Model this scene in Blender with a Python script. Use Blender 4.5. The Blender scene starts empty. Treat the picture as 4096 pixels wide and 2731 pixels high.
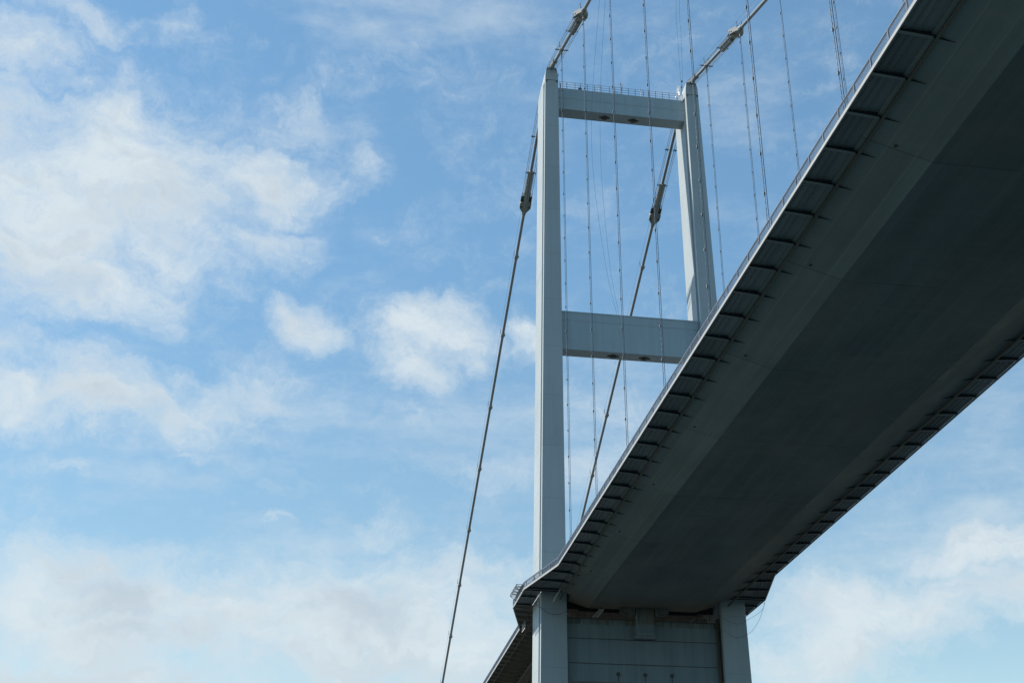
import bpy, math, random
from mathutils import Vector, Matrix
random.seed(7)
sc = bpy.context.scene
COL = sc.collection
R = math.radians

# ------------------------------------------------------------------ materials
def newmat(name):
    m = bpy.data.materials.new(name); m.use_nodes = True
    nt = m.node_tree
    return m, nt, nt.nodes['Principled BSDF']

def N(nt, typ, **kw):
    n = nt.nodes.new(typ)
    for k, v in kw.items():
        if k == 'ins':
            for i, x in v.items():
                if hasattr(x, 'is_output') and x.is_output: nt.links.new(x, n.inputs[i])
                else: n.inputs[i].default_value = x
        else: setattr(n, k, v)
    return n

def math_(nt, op, a, b=0.0, c=0.0, clamp=False):
    n = N(nt, 'ShaderNodeMath', operation=op, ins={0: a, 1: b, 2: c}); n.use_clamp = clamp
    return n.outputs[0]

def mixc(nt, fac, a, b, blend='MIX'):
    n = nt.nodes.new('ShaderNodeMix'); n.data_type = 'RGBA'; n.blend_type = blend
    for s, x in ((n.inputs[0], fac), (n.inputs[6], a), (n.inputs[7], b)):
        if hasattr(x, 'is_output') and x.is_output: nt.links.new(x, s)
        else: s.default_value = x if not isinstance(x, tuple) or len(x) == 4 else (*x, 1)
    return n.outputs[2]

def ramp(nt, fac, stops):
    n = nt.nodes.new('ShaderNodeValToRGB'); nt.links.new(fac, n.inputs[0])
    e = n.color_ramp.elements
    e[0].position, e[0].color = stops[0][0], (*stops[0][1], 1) if isinstance(stops[0][1], tuple) else (stops[0][1],) * 3 + (1,)
    e[1].position, e[1].color = stops[-1][0], (*stops[-1][1], 1) if isinstance(stops[-1][1], tuple) else (stops[-1][1],) * 3 + (1,)
    for p, c in stops[1:-1]:
        x = e.new(p); x.color = (*c, 1) if isinstance(c, tuple) else (c, c, c, 1)
    return n.outputs[0]

def noise(nt, vec, scale, detail=4, rough=.55, sx=1, sy=1, sz=1):
    mp = N(nt, 'ShaderNodeMapping', ins={0: vec, 3: (sx, sy, sz)})
    return N(nt, 'ShaderNodeTexNoise', ins={'Vector': mp.outputs[0], 'Scale': scale, 'Detail': detail, 'Roughness': rough}).outputs[0]

def line(nt, coord, period, width, off=0.0):
    """1 on thin lines every `period` metres"""
    a = math_(nt, 'FRACT', math_(nt, 'MULTIPLY_ADD', coord, 1.0 / period, off))
    d = math_(nt, 'ABSOLUTE', math_(nt, 'SUBTRACT', a, .5))
    return math_(nt, 'LESS_THAN', d, width / period / 2)

def paint(name, col, rough=.5, mottle=.12, streak=.15, stain=(.16, .13, .10), stainamt=.15,
          vert=True, seams=None, tuned=None, plates=None, plamt=.06, metal=0.0, spec=.4):
    """weathered paint: cloudy mottling, run-down streaks, stains, weld seams"""
    m, nt, b = newmat(name)
    tc = N(nt, 'ShaderNodeTexCoord').outputs['Object']
    big = noise(nt, tc, .12, 5, .6)
    if vert: st = noise(nt, tc, 1.0, 5, .6, 1.3, 1.3, .05)
    else: st = noise(nt, tc, 1.0, 5, .6, 1.1, .045, 1.1)
    f1 = ramp(nt, big, [(.3, 1 - mottle), (.7, 1 + 0.0)])
    c = mixc(nt, 1.0, (*col, 1), f1, 'MULTIPLY')
    f2 = ramp(nt, st, [(.38, 1 - streak), (.6, 1.0)])
    c = mixc(nt, 1.0, c, f2, 'MULTIPLY')
    sp = noise(nt, tc, .55, 7, .7, 1, 1 if vert else .3, .3 if vert else 1)
    f3 = ramp(nt, sp, [(.56, 0.0), (.78, 1.0)])
    c = mixc(nt, math_(nt, 'MULTIPLY', f3, stainamt), c, (*stain, 1))
    if seams:
        sep = N(nt, 'ShaderNodeSeparateXYZ', ins={0: tc})
        for ax, per, wid, off, amt in seams:
            l = line(nt, sep.outputs[ax], per, wid, off)
            c = mixc(nt, math_(nt, 'MULTIPLY', l, abs(amt)), c, (.03, .03, .03, 1) if amt > 0 else (.36, .36, .33, 1))
    if plates:
        sp_ = N(nt, 'ShaderNodeSeparateXYZ', ins={0: tc}); q = []
        for ax, per, off in plates: q.append(math_(nt, 'FLOOR', math_(nt, 'MULTIPLY_ADD', sp_.outputs[ax], 1.0 / per, off)))
        cb = N(nt, 'ShaderNodeCombineXYZ', ins={i: v for i, v in enumerate(q)})
        wn_ = N(nt, 'ShaderNodeTexWhiteNoise', noise_dimensions='3D', ins={'Vector': cb.outputs[0]})
        g_ = N(nt, 'ShaderNodeMapRange', ins={0: wn_.outputs[0], 3: 1 - plamt, 4: 1 + plamt * .4}).outputs[0]
        c = mixc(nt, 1.0, c, g_, 'MULTIPLY')
    if tuned: c = tuned(nt, tc, c)
    nt.links.new(c, b.inputs['Base Color'])
    rr = N(nt, 'ShaderNodeMapRange', ins={0: sp, 1: .3, 2: .7, 3: rough - .08, 4: rough + .12})
    nt.links.new(rr.outputs[0], b.inputs['Roughness'])
    b.inputs['Specular IOR Level'].default_value = spec
    b.inputs['Metallic'].default_value = metal
    bp = N(nt, 'ShaderNodeBump', ins={'Strength': .12, 'Distance': .02, 'Height': sp})
    nt.links.new(bp.outputs[0], b.inputs['Normal'])
    return m

def dirt_runs(nt, tc, c):
    """dark rain runs hanging below the portal ledge, ending raggedly"""
    sep = N(nt, 'ShaderNodeSeparateXYZ', ins={0: tc})
    hi = N(nt, 'ShaderNodeMapRange', ins={0: sep.outputs[2], 1: 54.95, 2: 57.9, 3: 0.0, 4: 1.0}).outputs[0]
    top = math_(nt, 'GREATER_THAN', sep.outputs[2], 54.92)
    run = noise(nt, tc, 1.0, 6, .65, 2.6, 1, .1)
    run = math_(nt, 'ADD', run, math_(nt, 'MULTIPLY', hi, .12))
    f = ramp(nt, run, [(.47, 0.0), (.6, 1.0)])
    f = math_(nt, 'MULTIPLY', math_(nt, 'MULTIPLY', f, top), .8)
    c = mixc(nt, f, c, (.05, .05, .042, 1))
    broad = ramp(nt, noise(nt, tc, .35, 4, .6, 1, 1, .25), [(.36, 0.0), (.54, 1.0)])
    return mixc(nt, math_(nt, 'MULTIPLY', math_(nt, 'MULTIPLY', broad, top), .7), c, (.12, .125, .095, 1))

def deck_dirt_shade(nt, tc, c):
    sep = N(nt, 'ShaderNodeSeparateXYZ', ins={0: tc})
    shaded = math_(nt, 'GREATER_THAN', sep.outputs[0], -8.63)   # shade painted into the colour of the flat bottom and right web
    c = mixc(nt, shaded, c, mixc(nt, 1.0, c, (.66, .69, .73, 1), 'MULTIPLY'))
    sheen = ramp(nt, noise(nt, tc, .09, 7, .62, 1, .55, 1), [(.46, 0.0), (.68, 1.0)])  # pale sheen patches painted into the bottom plate colour
    c = mixc(nt, math_(nt, 'MULTIPLY', math_(nt, 'MULTIPLY', sheen, shaded), .55), c, (.19, .21, .21, 1))
    nz = noise(nt, tc, .5, 5, .6)
    y = math_(nt, 'ADD', sep.outputs[1], math_(nt, 'MULTIPLY', nz, 4.0))
    f = N(nt, 'ShaderNodeMapRange', ins={0: y, 1: -7.0, 2: .5, 3: 0.0, 4: .75}).outputs[0]
    c = mixc(nt, f, c, (.19, .155, .11, 1))
    cross = noise(nt, tc, 1.0, 5, .65, .15, 1.1, 1)     # scuffed bands across the plates
    c = mixc(nt, math_(nt, 'MULTIPLY', ramp(nt, cross, [(.5, 0.0), (.75, 1.0)]), .22), c, (.22, .225, .215, 1))
    grime = noise(nt, tc, .05, 4, .5, 1, .6, 1)
    return mixc(nt, math_(nt, 'MULTIPLY', ramp(nt, grime, [(.45, 0.0), (.7, 1.0)]), .35), c, (.11, .125, .12, 1))

BLUE = (.345, .41, .445)
TOWER = paint('tower_paint', (.318, .382, .425), .5, .07, .06, stainamt=.05, seams=[(2, 9.0, .06, .2, .3), (0, 1.31, .02, .27, .10)], plates=[(2, 9.0, .7)], plamt=.05)
BEAM = paint('beam_paint', (.28, .37, .425), .5, .07, .06, (.17, .15, .12), stainamt=.22, seams=[(0, 4.9, .03, .5, .2)], plates=[(0, 4.9, 0)], plamt=.04)
PORTAL = paint('portal_paint', (.17, .235, .275), .6, .15, .15, stainamt=.1, tuned=dirt_runs)
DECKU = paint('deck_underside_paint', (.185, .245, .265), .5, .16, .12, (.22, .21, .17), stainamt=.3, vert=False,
              seams=[(0, 2.15, .06, .1, -.35), (1, 17.9, .12, .35, .4), (1, 4.475, .03, .04, .12)], plates=[(0, 2.15, .6), (1, 17.9, .85)], plamt=.10, tuned=deck_dirt_shade, spec=.04)
STEEL = paint('walkway_steel_paint', (.20, .25, .285), .6, .2, .15, stainamt=.35, vert=False, spec=.2, plates=[(1, 4.475, .04)], plamt=.22)
RAILM = paint('railing_paint', (.15, .19, .25), .5, .1, .1, stainamt=.03)
FASC = paint('fascia_paint', (.34, .37, .39), .5, .08, .08, stainamt=.1, vert=False)
CABLE = paint('cable_paint', (.235, .27, .305), .5, .1, .1, stainamt=.1, vert=False)
CLAMP = paint('clamp_paint', (.24, .275, .29), .55, .12, .1, stainamt=.12)
ROPE = paint('rope_paint', (.08, .12, .17), .6, .1, .1, stainamt=0.0)
DARK = paint('dark_iron', (.055, .06, .06), .6, .1, .1, stainamt=.2)
TRAV = paint('travel_rail_paint', (.13, .14, .13), .7, .2, .2, stainamt=.3, vert=False)
RUST = paint('grimy_iron', (.085, .08, .07), .75, .2, .2, stainamt=.3)
APPR = paint('approach_paint', (.055, .06, .058), .65, .25, .2, (.05, .04, .03), stainamt=.4, vert=False)
ALU = paint('galvanised', (.52, .54, .55), .4, .08, .05, stainamt=.05, metal=.3)
CONC = paint('concrete', (.33, .32, .30), .85, .15, .15, stainamt=.2)
GROUND = paint('ground_paving', (.038, .037, .032), .9, .3, .1, (.08, .10, .05), stainamt=.5, vert=False)
RIB = paint('rib_paint', (.30, .28, .23), .65, .3, .2, (.17, .14, .09), stainamt=.45, vert=False)
BRK = paint('bracket_dark_paint', (.05, .062, .068), .75, .25, .1, stainamt=.2, vert=False, spec=.15)  # near-black bracket webs, darker than their flanges
LENS = paint('lamp_glass', (.08, .08, .085), .2, .05, .05, stainamt=0)
ASPH = paint('asphalt', (.055, .055, .055), .85, .1, .1, stainamt=.1, vert=False)
# sea water
WATER, nt, b = newmat('sea_water')
tc = N(nt, 'ShaderNodeTexCoord').outputs['Object']
w1 = noise(nt, tc, .35, 6, .6, 1, .6, 1)
w2 = noise(nt, tc, .02, 4, .5)
cc = mixc(nt, w2, (.010, .026, .032, 1), (.014, .034, .040, 1))
nt.links.new(cc, b.inputs['Base Color'])
b.inputs['Roughness'].default_value = .12; b.inputs['IOR'].default_value = 1.33
bp = N(nt, 'ShaderNodeBump', ins={'Strength': .9, 'Distance': .6, 'Height': w1})
nt.links.new(bp.outputs[0], b.inputs['Normal'])

# ------------------------------------------------------------------ mesh tools
def rot_to(d):
    return Vector((0, 0, 1)).rotation_difference(Vector(d).normalized()).to_matrix()

class MB:
    def __init__(s): s.v = []; s.f = []; s.sm = []
    def add(s, vs, fs, smooth=False):
        o = len(s.v); s.v += [tuple(v) for v in vs]
        s.f += [tuple(i + o for i in f) for f in fs]; s.sm += [smooth] * len(fs)
        return s
    def box(s, x0, x1, y0, y1, z0, z1):
        v = [(x, y, z) for x in (x0, x1) for y in (y0, y1) for z in (z0, z1)]
        return s.add(v, [(0, 1, 3, 2), (4, 6, 7, 5), (0, 4, 5, 1), (2, 3, 7, 6), (0, 2, 6, 4), (1, 5, 7, 3)])
    def obox(s, c, ux, uy, uz, hx, hy, hz):
        c = Vector(c); X, Y, Z = Vector(ux) * hx, Vector(uy) * hy, Vector(uz) * hz
        v = [c + a * X + b_ * Y + d * Z for a in (-1, 1) for b_ in (-1, 1) for d in (-1, 1)]
        return s.add(v, [(0, 1, 3, 2), (4, 6, 7, 5), (0, 4, 5, 1), (2, 3, 7, 6), (0, 2, 6, 4), (1, 5, 7, 3)])
    def loft(s, rings, cap=True, smooth=False):
        n = len(rings[0]); o = len(s.v); fs = []
        for k in range(len(rings) - 1):
            for i in range(n):
                a, b_ = k * n + i, k * n + (i + 1) % n
                fs.append((a, b_, b_ + n, a + n))
        vs = [p for r in rings for p in r]
        s.add(vs, fs, smooth)
        if cap:
            s.f.append(tuple(o + i for i in reversed(range(n)))); s.sm.append(False)
            s.f.append(tuple(o + (len(rings) - 1) * n + i for i in range(n))); s.sm.append(False)
        return s
    def tube(s, pts, r, n=8, cap=True):
        pts = [Vector(p) for p in pts]; rings = []
        rr = r if isinstance(r, (list, tuple)) else [r] * len(pts)
        t0 = (pts[1] - pts[0]).normalized()
        up = Vector((0, 0, 1)) if abs(t0.z) < .9 else Vector((0, 1, 0))
        a = t0.cross(up).normalized()
        for i, p in enumerate(pts):
            t = (pts[min(i + 1, len(pts) - 1)] - pts[max(i - 1, 0)]).normalized()
            a = (a - t * a.dot(t)).normalized(); b_ = t.cross(a)
            rings.append([p + (a * math.cos(2 * math.pi * k / n) + b_ * math.sin(2 * math.pi * k / n)) * rr[i] for k in range(n)])
        return s.loft(rings, cap, n >= 6)
    def strut(s, p, q, w, h=None):
        p, q = Vector(p), Vector(q); t = (q - p).normalized()
        up = Vector((0, 0, 1)) if abs(t.z) < .95 else Vector((0, 1, 0))
        a = t.cross(up).normalized(); b_ = a.cross(t)
        return s.obox((p + q) / 2, t, a, b_, (q - p).length / 2, w / 2, (h or w) / 2)
    def prism(s, poly, axis, a, b_):
        """poly: 2-D outline; extruded along axis from a to b_"""
        def P(u, v, w):
            return {'x': (w, u, v), 'y': (u, w, v), 'z': (u, v, w)}[axis]
        return s.loft([[P(u, v, a) for u, v in poly], [P(u, v, b_) for u, v in poly]])
    def mesh(s, name, mat, off=(0, 0, 0)):
        me = bpy.data.meshes.new(name); o = Vector(off)
        me.from_pydata([tuple(Vector(v) - o) for v in s.v], [], s.f)
        me.polygons.foreach_set('use_smooth', s.sm)
        me.materials.append(mat)
        import bmesh
        bm = bmesh.new(); bm.from_mesh(me); bmesh.ops.recalc_face_normals(bm, faces=bm.faces); bm.to_mesh(me); bm.free()
        if any(s.sm): me.set_sharp_from_angle(angle=R(40))
        return me

def link(name, me, parent=None, loc=(0, 0, 0)):
    o = bpy.data.objects.new(name, me); COL.objects.link(o); o.location = loc
    if parent: o.parent = parent
    return o
def part(name, mb, mat, parent, root=(0, 0, 0)):
    """mesh given in world coordinates, parented under a thing that stands at `root`"""
    return link(name, mb.mesh(name, mat, root), parent)
def thing(name, label, cat, loc=(0, 0, 0), group=None):
    o = bpy.data.objects.new(name, None); COL.objects.link(o); o.location = loc
    o.empty_display_size = 1
    o['label'] = label; o['category'] = cat
    if group: o['group'] = group
    return o
def solo(name, mb, mat, label, cat, loc=(0, 0, 0), group=None):
    o = link(name, mb.mesh(name, mat, loc), None, loc)
    o['label'] = label; o['category'] = cat
    if group: o['group'] = group
    return o
def struct(name, mb, mat):
    o = link(name, mb.mesh(name, mat)); o['kind'] = 'structure'; return o

# ------------------------------------------------------------------ levels
def zB(y): return 61.182 - .0151 * y              # underside edge of main-span walkway fascia
def zA(y): return 60.90 - .024 * (y - 18.9)        # the same on the approach deck
def cabM(y): return 163.1 + .36 * y + 3.2e-4 * y * y
def cabS(y): return 163.55 - .52 * y
def lg(z):                                        # tower leg: half width, centre, front, back
    t = (z - 60) / 100
    w = 3.98 - 1.584 * t; C = 14.38 - .816 * t
    yf = -2.647 - .312 * t; d = 7.43 + .2 * t
    return w / 2, C, yf, yf + d

# ------------------------------------------------------------------ water, ground
struct('water', MB().add([(-9000, -9000, 0), (9000, -9000, 0), (9000, -22, 0), (-9000, -22, 0)], [(0, 1, 2, 3)]), WATER)
g = MB()
xs = [-9000, -900, -200, -60, 0, 60, 200, 900, 9000]; ys = [-22, 40, 130, 300, 600, 1200, 9000]
hz = {-22: 2.2, 40: 2.4, 130: 4, 300: 5, 600: 45, 1200: 120, 9000: 120}
vs = [(x, y, hz[y]) for y in ys for x in xs]; fs = []
for j in range(len(ys) - 1):
    for i in range(len(xs) - 1):
        a = j * len(xs) + i; fs.append((a, a + 1, a + 1 + len(xs), a + len(xs)))
g.add(vs, fs)
g.add([(-9000, -22, -3), (9000, -22, -3), (9000, -22, 2.2), (-9000, -22, 2.2)], [(0, 1, 2, 3)])
struct('ground', g, GROUND)

def ridge(y0, dy, x0, x1, hmax, seed):
    rr_ = random.Random(seed); nx, ny = 90, 8; ph = [rr_.uniform(0, 6.28) for _ in range(8)]; vs = []; fs = []
    for j in range(ny + 1):
        for i in range(nx + 1):
            x = x0 + (x1 - x0) * i / nx; t = j / ny
            h = .62 + .2 * math.sin(x / 310 + ph[0]) + .12 * math.sin(x / 130 + ph[1]) + .06 * math.sin(x / 57 + ph[2] + t * 3)
            vs.append((x, y0 + dy * t, -1 + hmax * h * math.sin(min(t * 1.15, 1) * math.pi / 2) ** .8))
    for j in range(ny):
        for i in range(nx):
            a = j * (nx + 1) + i; fs.append((a, a + 1, a + nx + 2, a + nx + 1))
    return MB().add(vs, fs, True)
HILL = paint('wooded_slope', (.02, .027, .018), .95, .4, .2, (.05, .05, .04), stainamt=.5, vert=False)
hl = ridge(-1120, -900, -6000, 6000, 230, 1)
side_blocker = ridge(420, 900, -4000, -30, 150, 5)        # unseen ridge added on the right to block low light
hl.add([(y, x, z) for x, y, z in side_blocker.v], side_blocker.f, True)
struct('hills_and_blocker', hl, HILL)

# ------------------------------------------------------------------ tower
tower = thing('bridge_tower', 'tall pale blue-grey steel bridge tower with two tapering legs and cross beams', 'bridge tower', (0, .9, 2.2))
T0 = (0, .9, 2.2)
def leg_ring(sd, z):
    h, C, yf, yb = lg(z); c = sd * C; r = .34
    g0, g1 = yf + .85, yf + 2.0
    return [(c - h, yf, z), (c - h, g0, z), (c - h + r, g0 + .03, z), (c - h + r, g1 - .03, z), (c - h, g1, z), (c - h, yb, z),
            (c + h, yb, z), (c + h, g1, z), (c + h - r, g1 - .03, z), (c + h - r, g0 + .03, z), (c + h, g0, z), (c + h, yf, z)]
for sd in (-1, 1):
    m = MB().loft([leg_ring(sd, z) for z in (2.2, 30, 60, 90, 120, 159.09)])
    leg = part('leg', m, TOWER, tower, T0)
    # saddle housing on the leg top
    h, C, yf, yb = lg(159.09); c = sd * C
    yf -= .012; yb += .012; h += .012
    ys_ = [yf, yf + .03, .3, 3.2, yb - .6, yb]; zt_ = [161.95, 162.0, 161.85, 161.3, 160.7, 160.05]
    def caprings():
        out = []
        for fr, inn in ((0, 0), (.45, .03), (.8, .17), (.95, .26), (1, .42)):
            left = [(c - h + inn, y, 159.1 + (zt - 159.1) * fr) for y, zt in zip(ys_, zt_)]
            right = [(c + h - inn, y, z) for _, y, z in reversed(left)]
            out.append(left + right)
        return out
    cap = part('saddle_housing', MB().loft(caprings()), TOWER, tower, T0)
    for a in (-1, 1):
        part('lifting_lug', MB().box(c + a * (h - .2) - .1, c + a * (h - .2) + .1, yf - .15, yf - .004, 158.6, 159.05), DARK, tower, T0)
        part('lifting_lug', MB().box(c + a * (h - .45) - .07, c + a * (h - .45) + .07, yf - .15, yf - .004, 161.5, 161.75), DARK, tower, T0)
    part('seam_strip', MB().tube([(c - h, yf - .02, 159.1), (c + h, yf - .02, 159.1)], .03, 6), DARK, tower, T0)
    # sleeve collar where the cable leaves the front
    yy = yf
    d = Vector((0, -1, cabM(-4) - cabM(-3))).normalized(); p = Vector((sd * 13.56, yy - .02, cabM(yy)))
    part('cable_port', MB().tube([p - d * .5, p + d * .12], .56, 24), TOWER, tower, T0)

def crossbeam(z0, z1, seam, name='cross_beam'):
    hb = lg(z1)[1] - lg(z1)[0] + .03; hb0 = lg(z0)[1] - lg(z0)[0] + .03
    b = MB().loft([[(-hb0, -.992, z0), (hb0, -.992, z0), (hb0, 1.743, z0), (-hb0, 1.743, z0)],
                   [(-hb, -.992, z1), (hb, -.992, z1), (hb, 1.743, z1), (-hb, 1.743, z1)]])
    o = part(name, b, BEAM, tower, T0)
    s = MB().box(-hb + .05, hb - .05, -1.03, -.995, seam - .045, seam + .045)
    link('seam_flat', s.mesh('seam_flat', TOWER, T0), o)
    for x in (-2.86, 2.72):                      # bolted manhole frames on the soffit
        k = MB().tube([(x, .42, z0 - .18), (x, .42, z0 - .003)], .62, 8)
        k.obox((x, .42, z0 - .08), (1, 0, 0), (0, 1, 0), (0, 0, 1), 1.0, .16, .06)
        k.tube([(x, .42, z0 - .3), (x, .42, z0 - .17)], .3, 10)
        link('manhole_cover', k.mesh('manhole_cover', DARK, T0), o)
    return o
ub = crossbeam(154.26, 159.017, 156.75)
lb = crossbeam(104.34, 111.64, 109.92)
lip = MB().box(-11.9, 11.9, -1.05, -.996, 111.45, 111.62)
link('top_lip', lip.mesh('top_lip', BEAM, T0), lb)
# guard rail on the top beam
rl = MB()
for z in (.52, 1.04, 1.56): rl.tube([(-11.8, -.88, 159.02 + z), (11.6, -.88, 159.02 + z)], .032, 6)
rail = part('guard_rail', rl, RAILM, tower, T0)
pm = MB().box(-.045, .045, -.92, -.84, 159.02, 160.58).mesh('post', RAILM, T0)
for i in range(19): link('post', pm, rail, (-11.6 + i * 1.33 + (.25 if i % 5 == 2 else 0), 0, 0))
ft = MB()
for x in (-11.5,): ft.box(x - .08, x + .08, -.8, -.6, 159.02, 160.2)
part('cable_riser', ft, DARK, tower, T0)

# portal beam under the deck
hbp = 12.0
m = MB(); H = lambda z: lg(z)[1] - lg(z)[0] + .03
for z0, z1, yo in ((48.35, 51.06, 0), (51.10, 54.87, 0), (54.91, 57.93, 0)):
    m.loft([[(-H(z0), -.992, z0), (H(z0), -.992, z0), (H(z0), 1.9, z0), (-H(z0), 1.9, z0)],
            [(-H(z1), -.992, z1), (H(z1), -.992, z1), (H(z1), 1.9, z1), (-H(z1), 1.9, z1)]])
portal = part('portal_beam', m, PORTAL, tower, T0)
m = MB()
for z in (51.08, 54.89): m.box(-11.95, 12.0, -1.05, -.98, z - .05, z + .05)
m.box(-11.9, 12.0, -1.2, -.9, 57.93, 58.03)
link('ledge', m.mesh('ledge', DARK, T0), portal)
for x in (-4.18, .08, 4.32):
    m = MB().tube([(x, -1.13, 49.58), (x, -.98, 49.58)], .3, 16)
    link('drain_hole', m.mesh('drain_hole', DARK, T0), portal)
    m = MB().loft([[(x - .09, -1.0, 49.32), (x + .09, -1.0, 49.32), (x + .04, -1.0, 48.4), (x - .04, -1.0, 48.4)],
                   [(x - .09, -.985, 49.32), (x + .09, -.985, 49.32), (x + .04, -.985, 48.4), (x - .04, -.985, 48.4)]])
    link('rust_run', m.mesh('rust_run', RUST, T0), portal)
# edge channel on the right leg beside the portal
m = MB()
m.box(11.85, 12.15, -1.6, -1.0, 48.3, 58.6)
part('cable_duct', m, RUST, tower, T0)
# central wind shoe
m = MB().box(-1.3, 1.55, -2.3, -.96, 55.35, 59.62); m.box(-1.52, 1.75, -2.1, -.97, 54.95, 55.34)
m.box(-1.4, 1.65, -2.42, -2.3, 55.9, 56.05)
part('wind_shoe', m, PORTAL, tower, T0)
# guard rail on the portal ledge
rl = MB()
for z in (.55, 1.1): rl.tube([(-11.4, -.85, 58.0 + z), (-1.8, -.85, 58.0 + z)], .022, 6); rl.tube([(2.0, -.85, 58.0 + z), (11.6, -.85, 58.0 + z)], .022, 6)
rail = part('guard_rail', rl, RUST, tower, T0)
pm = MB().box(-.03, .03, -.88, -.82, 58.03, 59.12).mesh('post', RUST, T0)
for x in (-11.3, -10.2, -9.2, -8.1, -6.0, -4.9, -3.7, -2.6, 3.2, 4.6, 6.0, 7.4, 8.9, 10.1, 11.0): link('post', pm, rail, (x, 0, 0))
# stair from the deck down to the portal
m = MB()
for dx in (0, .78):
    m.strut((-8.1 + dx, -1.5, 58.1), (-7.05 + dx, -1.5, 59.3), .05, .12); m.strut((-7.05 + dx, -1.5, 59.3), (-7.05 + dx, -1.5, 60.1), .05, .12)
for k in range(7):
    t = k / 7; m.box(-8.1 + 1.05 * t + .02, -8.1 + 1.05 * t + .76, -1.7, -1.35, 58.16 + 1.2 * t, 58.2 + 1.2 * t)
m.box(-7.03, -6.29, -1.8, -1.2, 59.3, 59.36)
part('stair', m, ALU, tower, T0)
# bearing housings left and right of the shoe
for sd, x0, x1 in ((-1, -3.75, -1.5), (1, 1.75, 3.9)):
    m = MB()
    xo, xi = (x0, x1) if sd < 0 else (x1, x0)
    m.prism([(xi, 59.72), (xo, 59.6), (xo, 58.95), (xi + sd * .6, 58.35), (xi, 58.6)], 'y', -2.3, -1.4)
    h = part('bearing_housing', m, PORTAL, tower, T0)
    v = MB()
    for k in range(2):
        a = Vector((xo - sd * .25, -2.33, 58.95 - .1 * k)); e = Vector((xi + sd * .75, -2.33, 58.55 - .1 * k)); v.strut(a, e, .05, .05)
    link('louvre', v.mesh('louvre', DARK, T0), h)

# pier blocks
for sd in (-1, 1):
    m = MB().loft([[(sd * 14.8 - a, -6 + 3 - a, z), (sd * 14.8 + a, -6 + 3 - a, z), (sd * 14.8 + a, 5 + a, z), (sd * 14.8 - a, 5 + a, z)]
                   for a, z in ((5, -2), (5, 3.4), (4.5, 4.0))])
    part('pier_block', m, CONC, tower, T0)

# ---- small things on the tower head
m = MB(); mast = (.28, -.6, 159.02)
m.tube([(.28, -.6, 159.02), (.28, -.6, 161.75)], .06, 8); m.tube([(.28, -.6, 161.5), (.28, -.6, 161.95)], .13, 8)
m.tube([(.28, -.6, 160.1), (.55, -.6, 160.4), (.62, -.6, 161.4), (.8, -.6, 161.6)], .04, 6); m.tube([(.28, -.6, 160.9), (.6, -.6, 161.0)], .04, 6)
m.tube([(.28, -.6, 159.3), (-.4, -.6, 159.6), (-1.3, -.6, 159.8), (-2.0, -.6, 159.7), (-2.4, -.6, 159.05)], .03, 6)
m.tube([(.28, -.6, 159.2), (0, -.6, 159.15), (-.7, -.6, 159.6), (-1.3, -.6, 159.5)], .03, 6)
m.box(.05, .5, -.8, -.4, 159.02, 159.12)
solo('antenna', m, RAILM, 'small grey antenna mast with a crooked arm in the middle of the top cross beam', 'antenna', mast)
for nm, x, hh in (('spot_lamp', -7.7, .62),):
    t = thing(nm, 'round spotlight sitting on the top cross beam behind the guard rail', 'spotlight', (x, -.5, 159.02))
    L0 = (x, -.5, 159.02)
    part('housing', MB().tube([(x, -.1, 159.45), (x, -.55, 159.42), (x, -.75, 159.41)], [.22, .36, .38], 16), ALU, t, L0)
    part('lens', MB().tube([(x, -.74, 159.41), (x, -.79, 159.41)], .33, 16), LENS, t, L0)
    part('bracket', MB().box(x - .3, x + .3, -.6, -.3, 159.02, 159.1), DARK, t, L0)
for x in (-4.0, 4.2):
    m = MB().tube([(x, -.55, 159.02), (x, -.55, 160.95)], .055, 8); m.box(x - .1, x + .1, -.62, -.48, 160.6, 160.95)
    solo('pole', m, ALU, 'short pale pole on the top cross beam, ' + ('left' if x < 0 else 'right') + ' of the antenna mast', 'pole', (x, -.55, 159.02))
# caged ladder against the inner side of the right leg head
LL = (11.7, .2, 159.02)
t = thing('caged_ladder', 'pale caged ladder climbing from the top beam to the right leg head', 'ladder', LL)
m = MB(); m.strut((12.1, .0, 159.05), (12.3, .0, 163.2), .06); m.strut((12.1, .5, 159.05), (12.3, .5, 163.2), .06)
for k in range(13): z = 159.3 + k * .3; m.strut((12.1 + (z - 159) * .048, 0, z), (12.1 + (z - 159) * .048, .5, z), .03)
part('ladder', m, ALU, t, LL)
m = MB()
def hoop(z, r, x):
    return [(x - r * math.sin(a), .25 - r * math.cos(a) * .9, z) for a in [math.pi * k / 8 for k in range(9)]]
hs = [hoop(160.75, .62, 11.95), hoop(161.3, .42, 12.05), hoop(162.0, .42, 12.1), hoop(162.7, .42, 12.15), hoop(163.15, .42, 12.2)]
for hp in hs: m.tube(hp, .03, 6)
for k in range(0, 9): m.tube([hp[k] for hp in hs], .02, 5)
part('cage', m, ALU, t, LL)
# obstruction light mast
OL = (12.55, .6, 160.4)
t = thing('obstruction_light', 'slim mast with a warning lamp beside the right leg head', 'beacon', OL)
m = MB(); m.strut((12.45, .5, 160.4), (12.8, .3, 164.4), .07); m.strut((12.9, .6, 161.2), (12.75, .3, 163.6), .05)
m.strut((12.6, .5, 160.6), (13.1, .5, 162.0), .05)
for z in (161.5, 162.1, 162.7): m.strut((12.5, .45, z), (13.0, .55, z - .1), .04)
part('mast', m, RAILM, t, OL)
part('lamp', MB().tube([(12.8, .3, 164.38), (12.8, .3, 164.5), (12.8, .3, 164.78), (12.8, .3, 164.86)], [.1, .17, .17, .08], 12), DARK, t, OL)
part('lamp', MB().tube([(12.72, .35, 163.1), (12.72, .35, 163.5)], .15, 10), DARK, t, OL)
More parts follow.
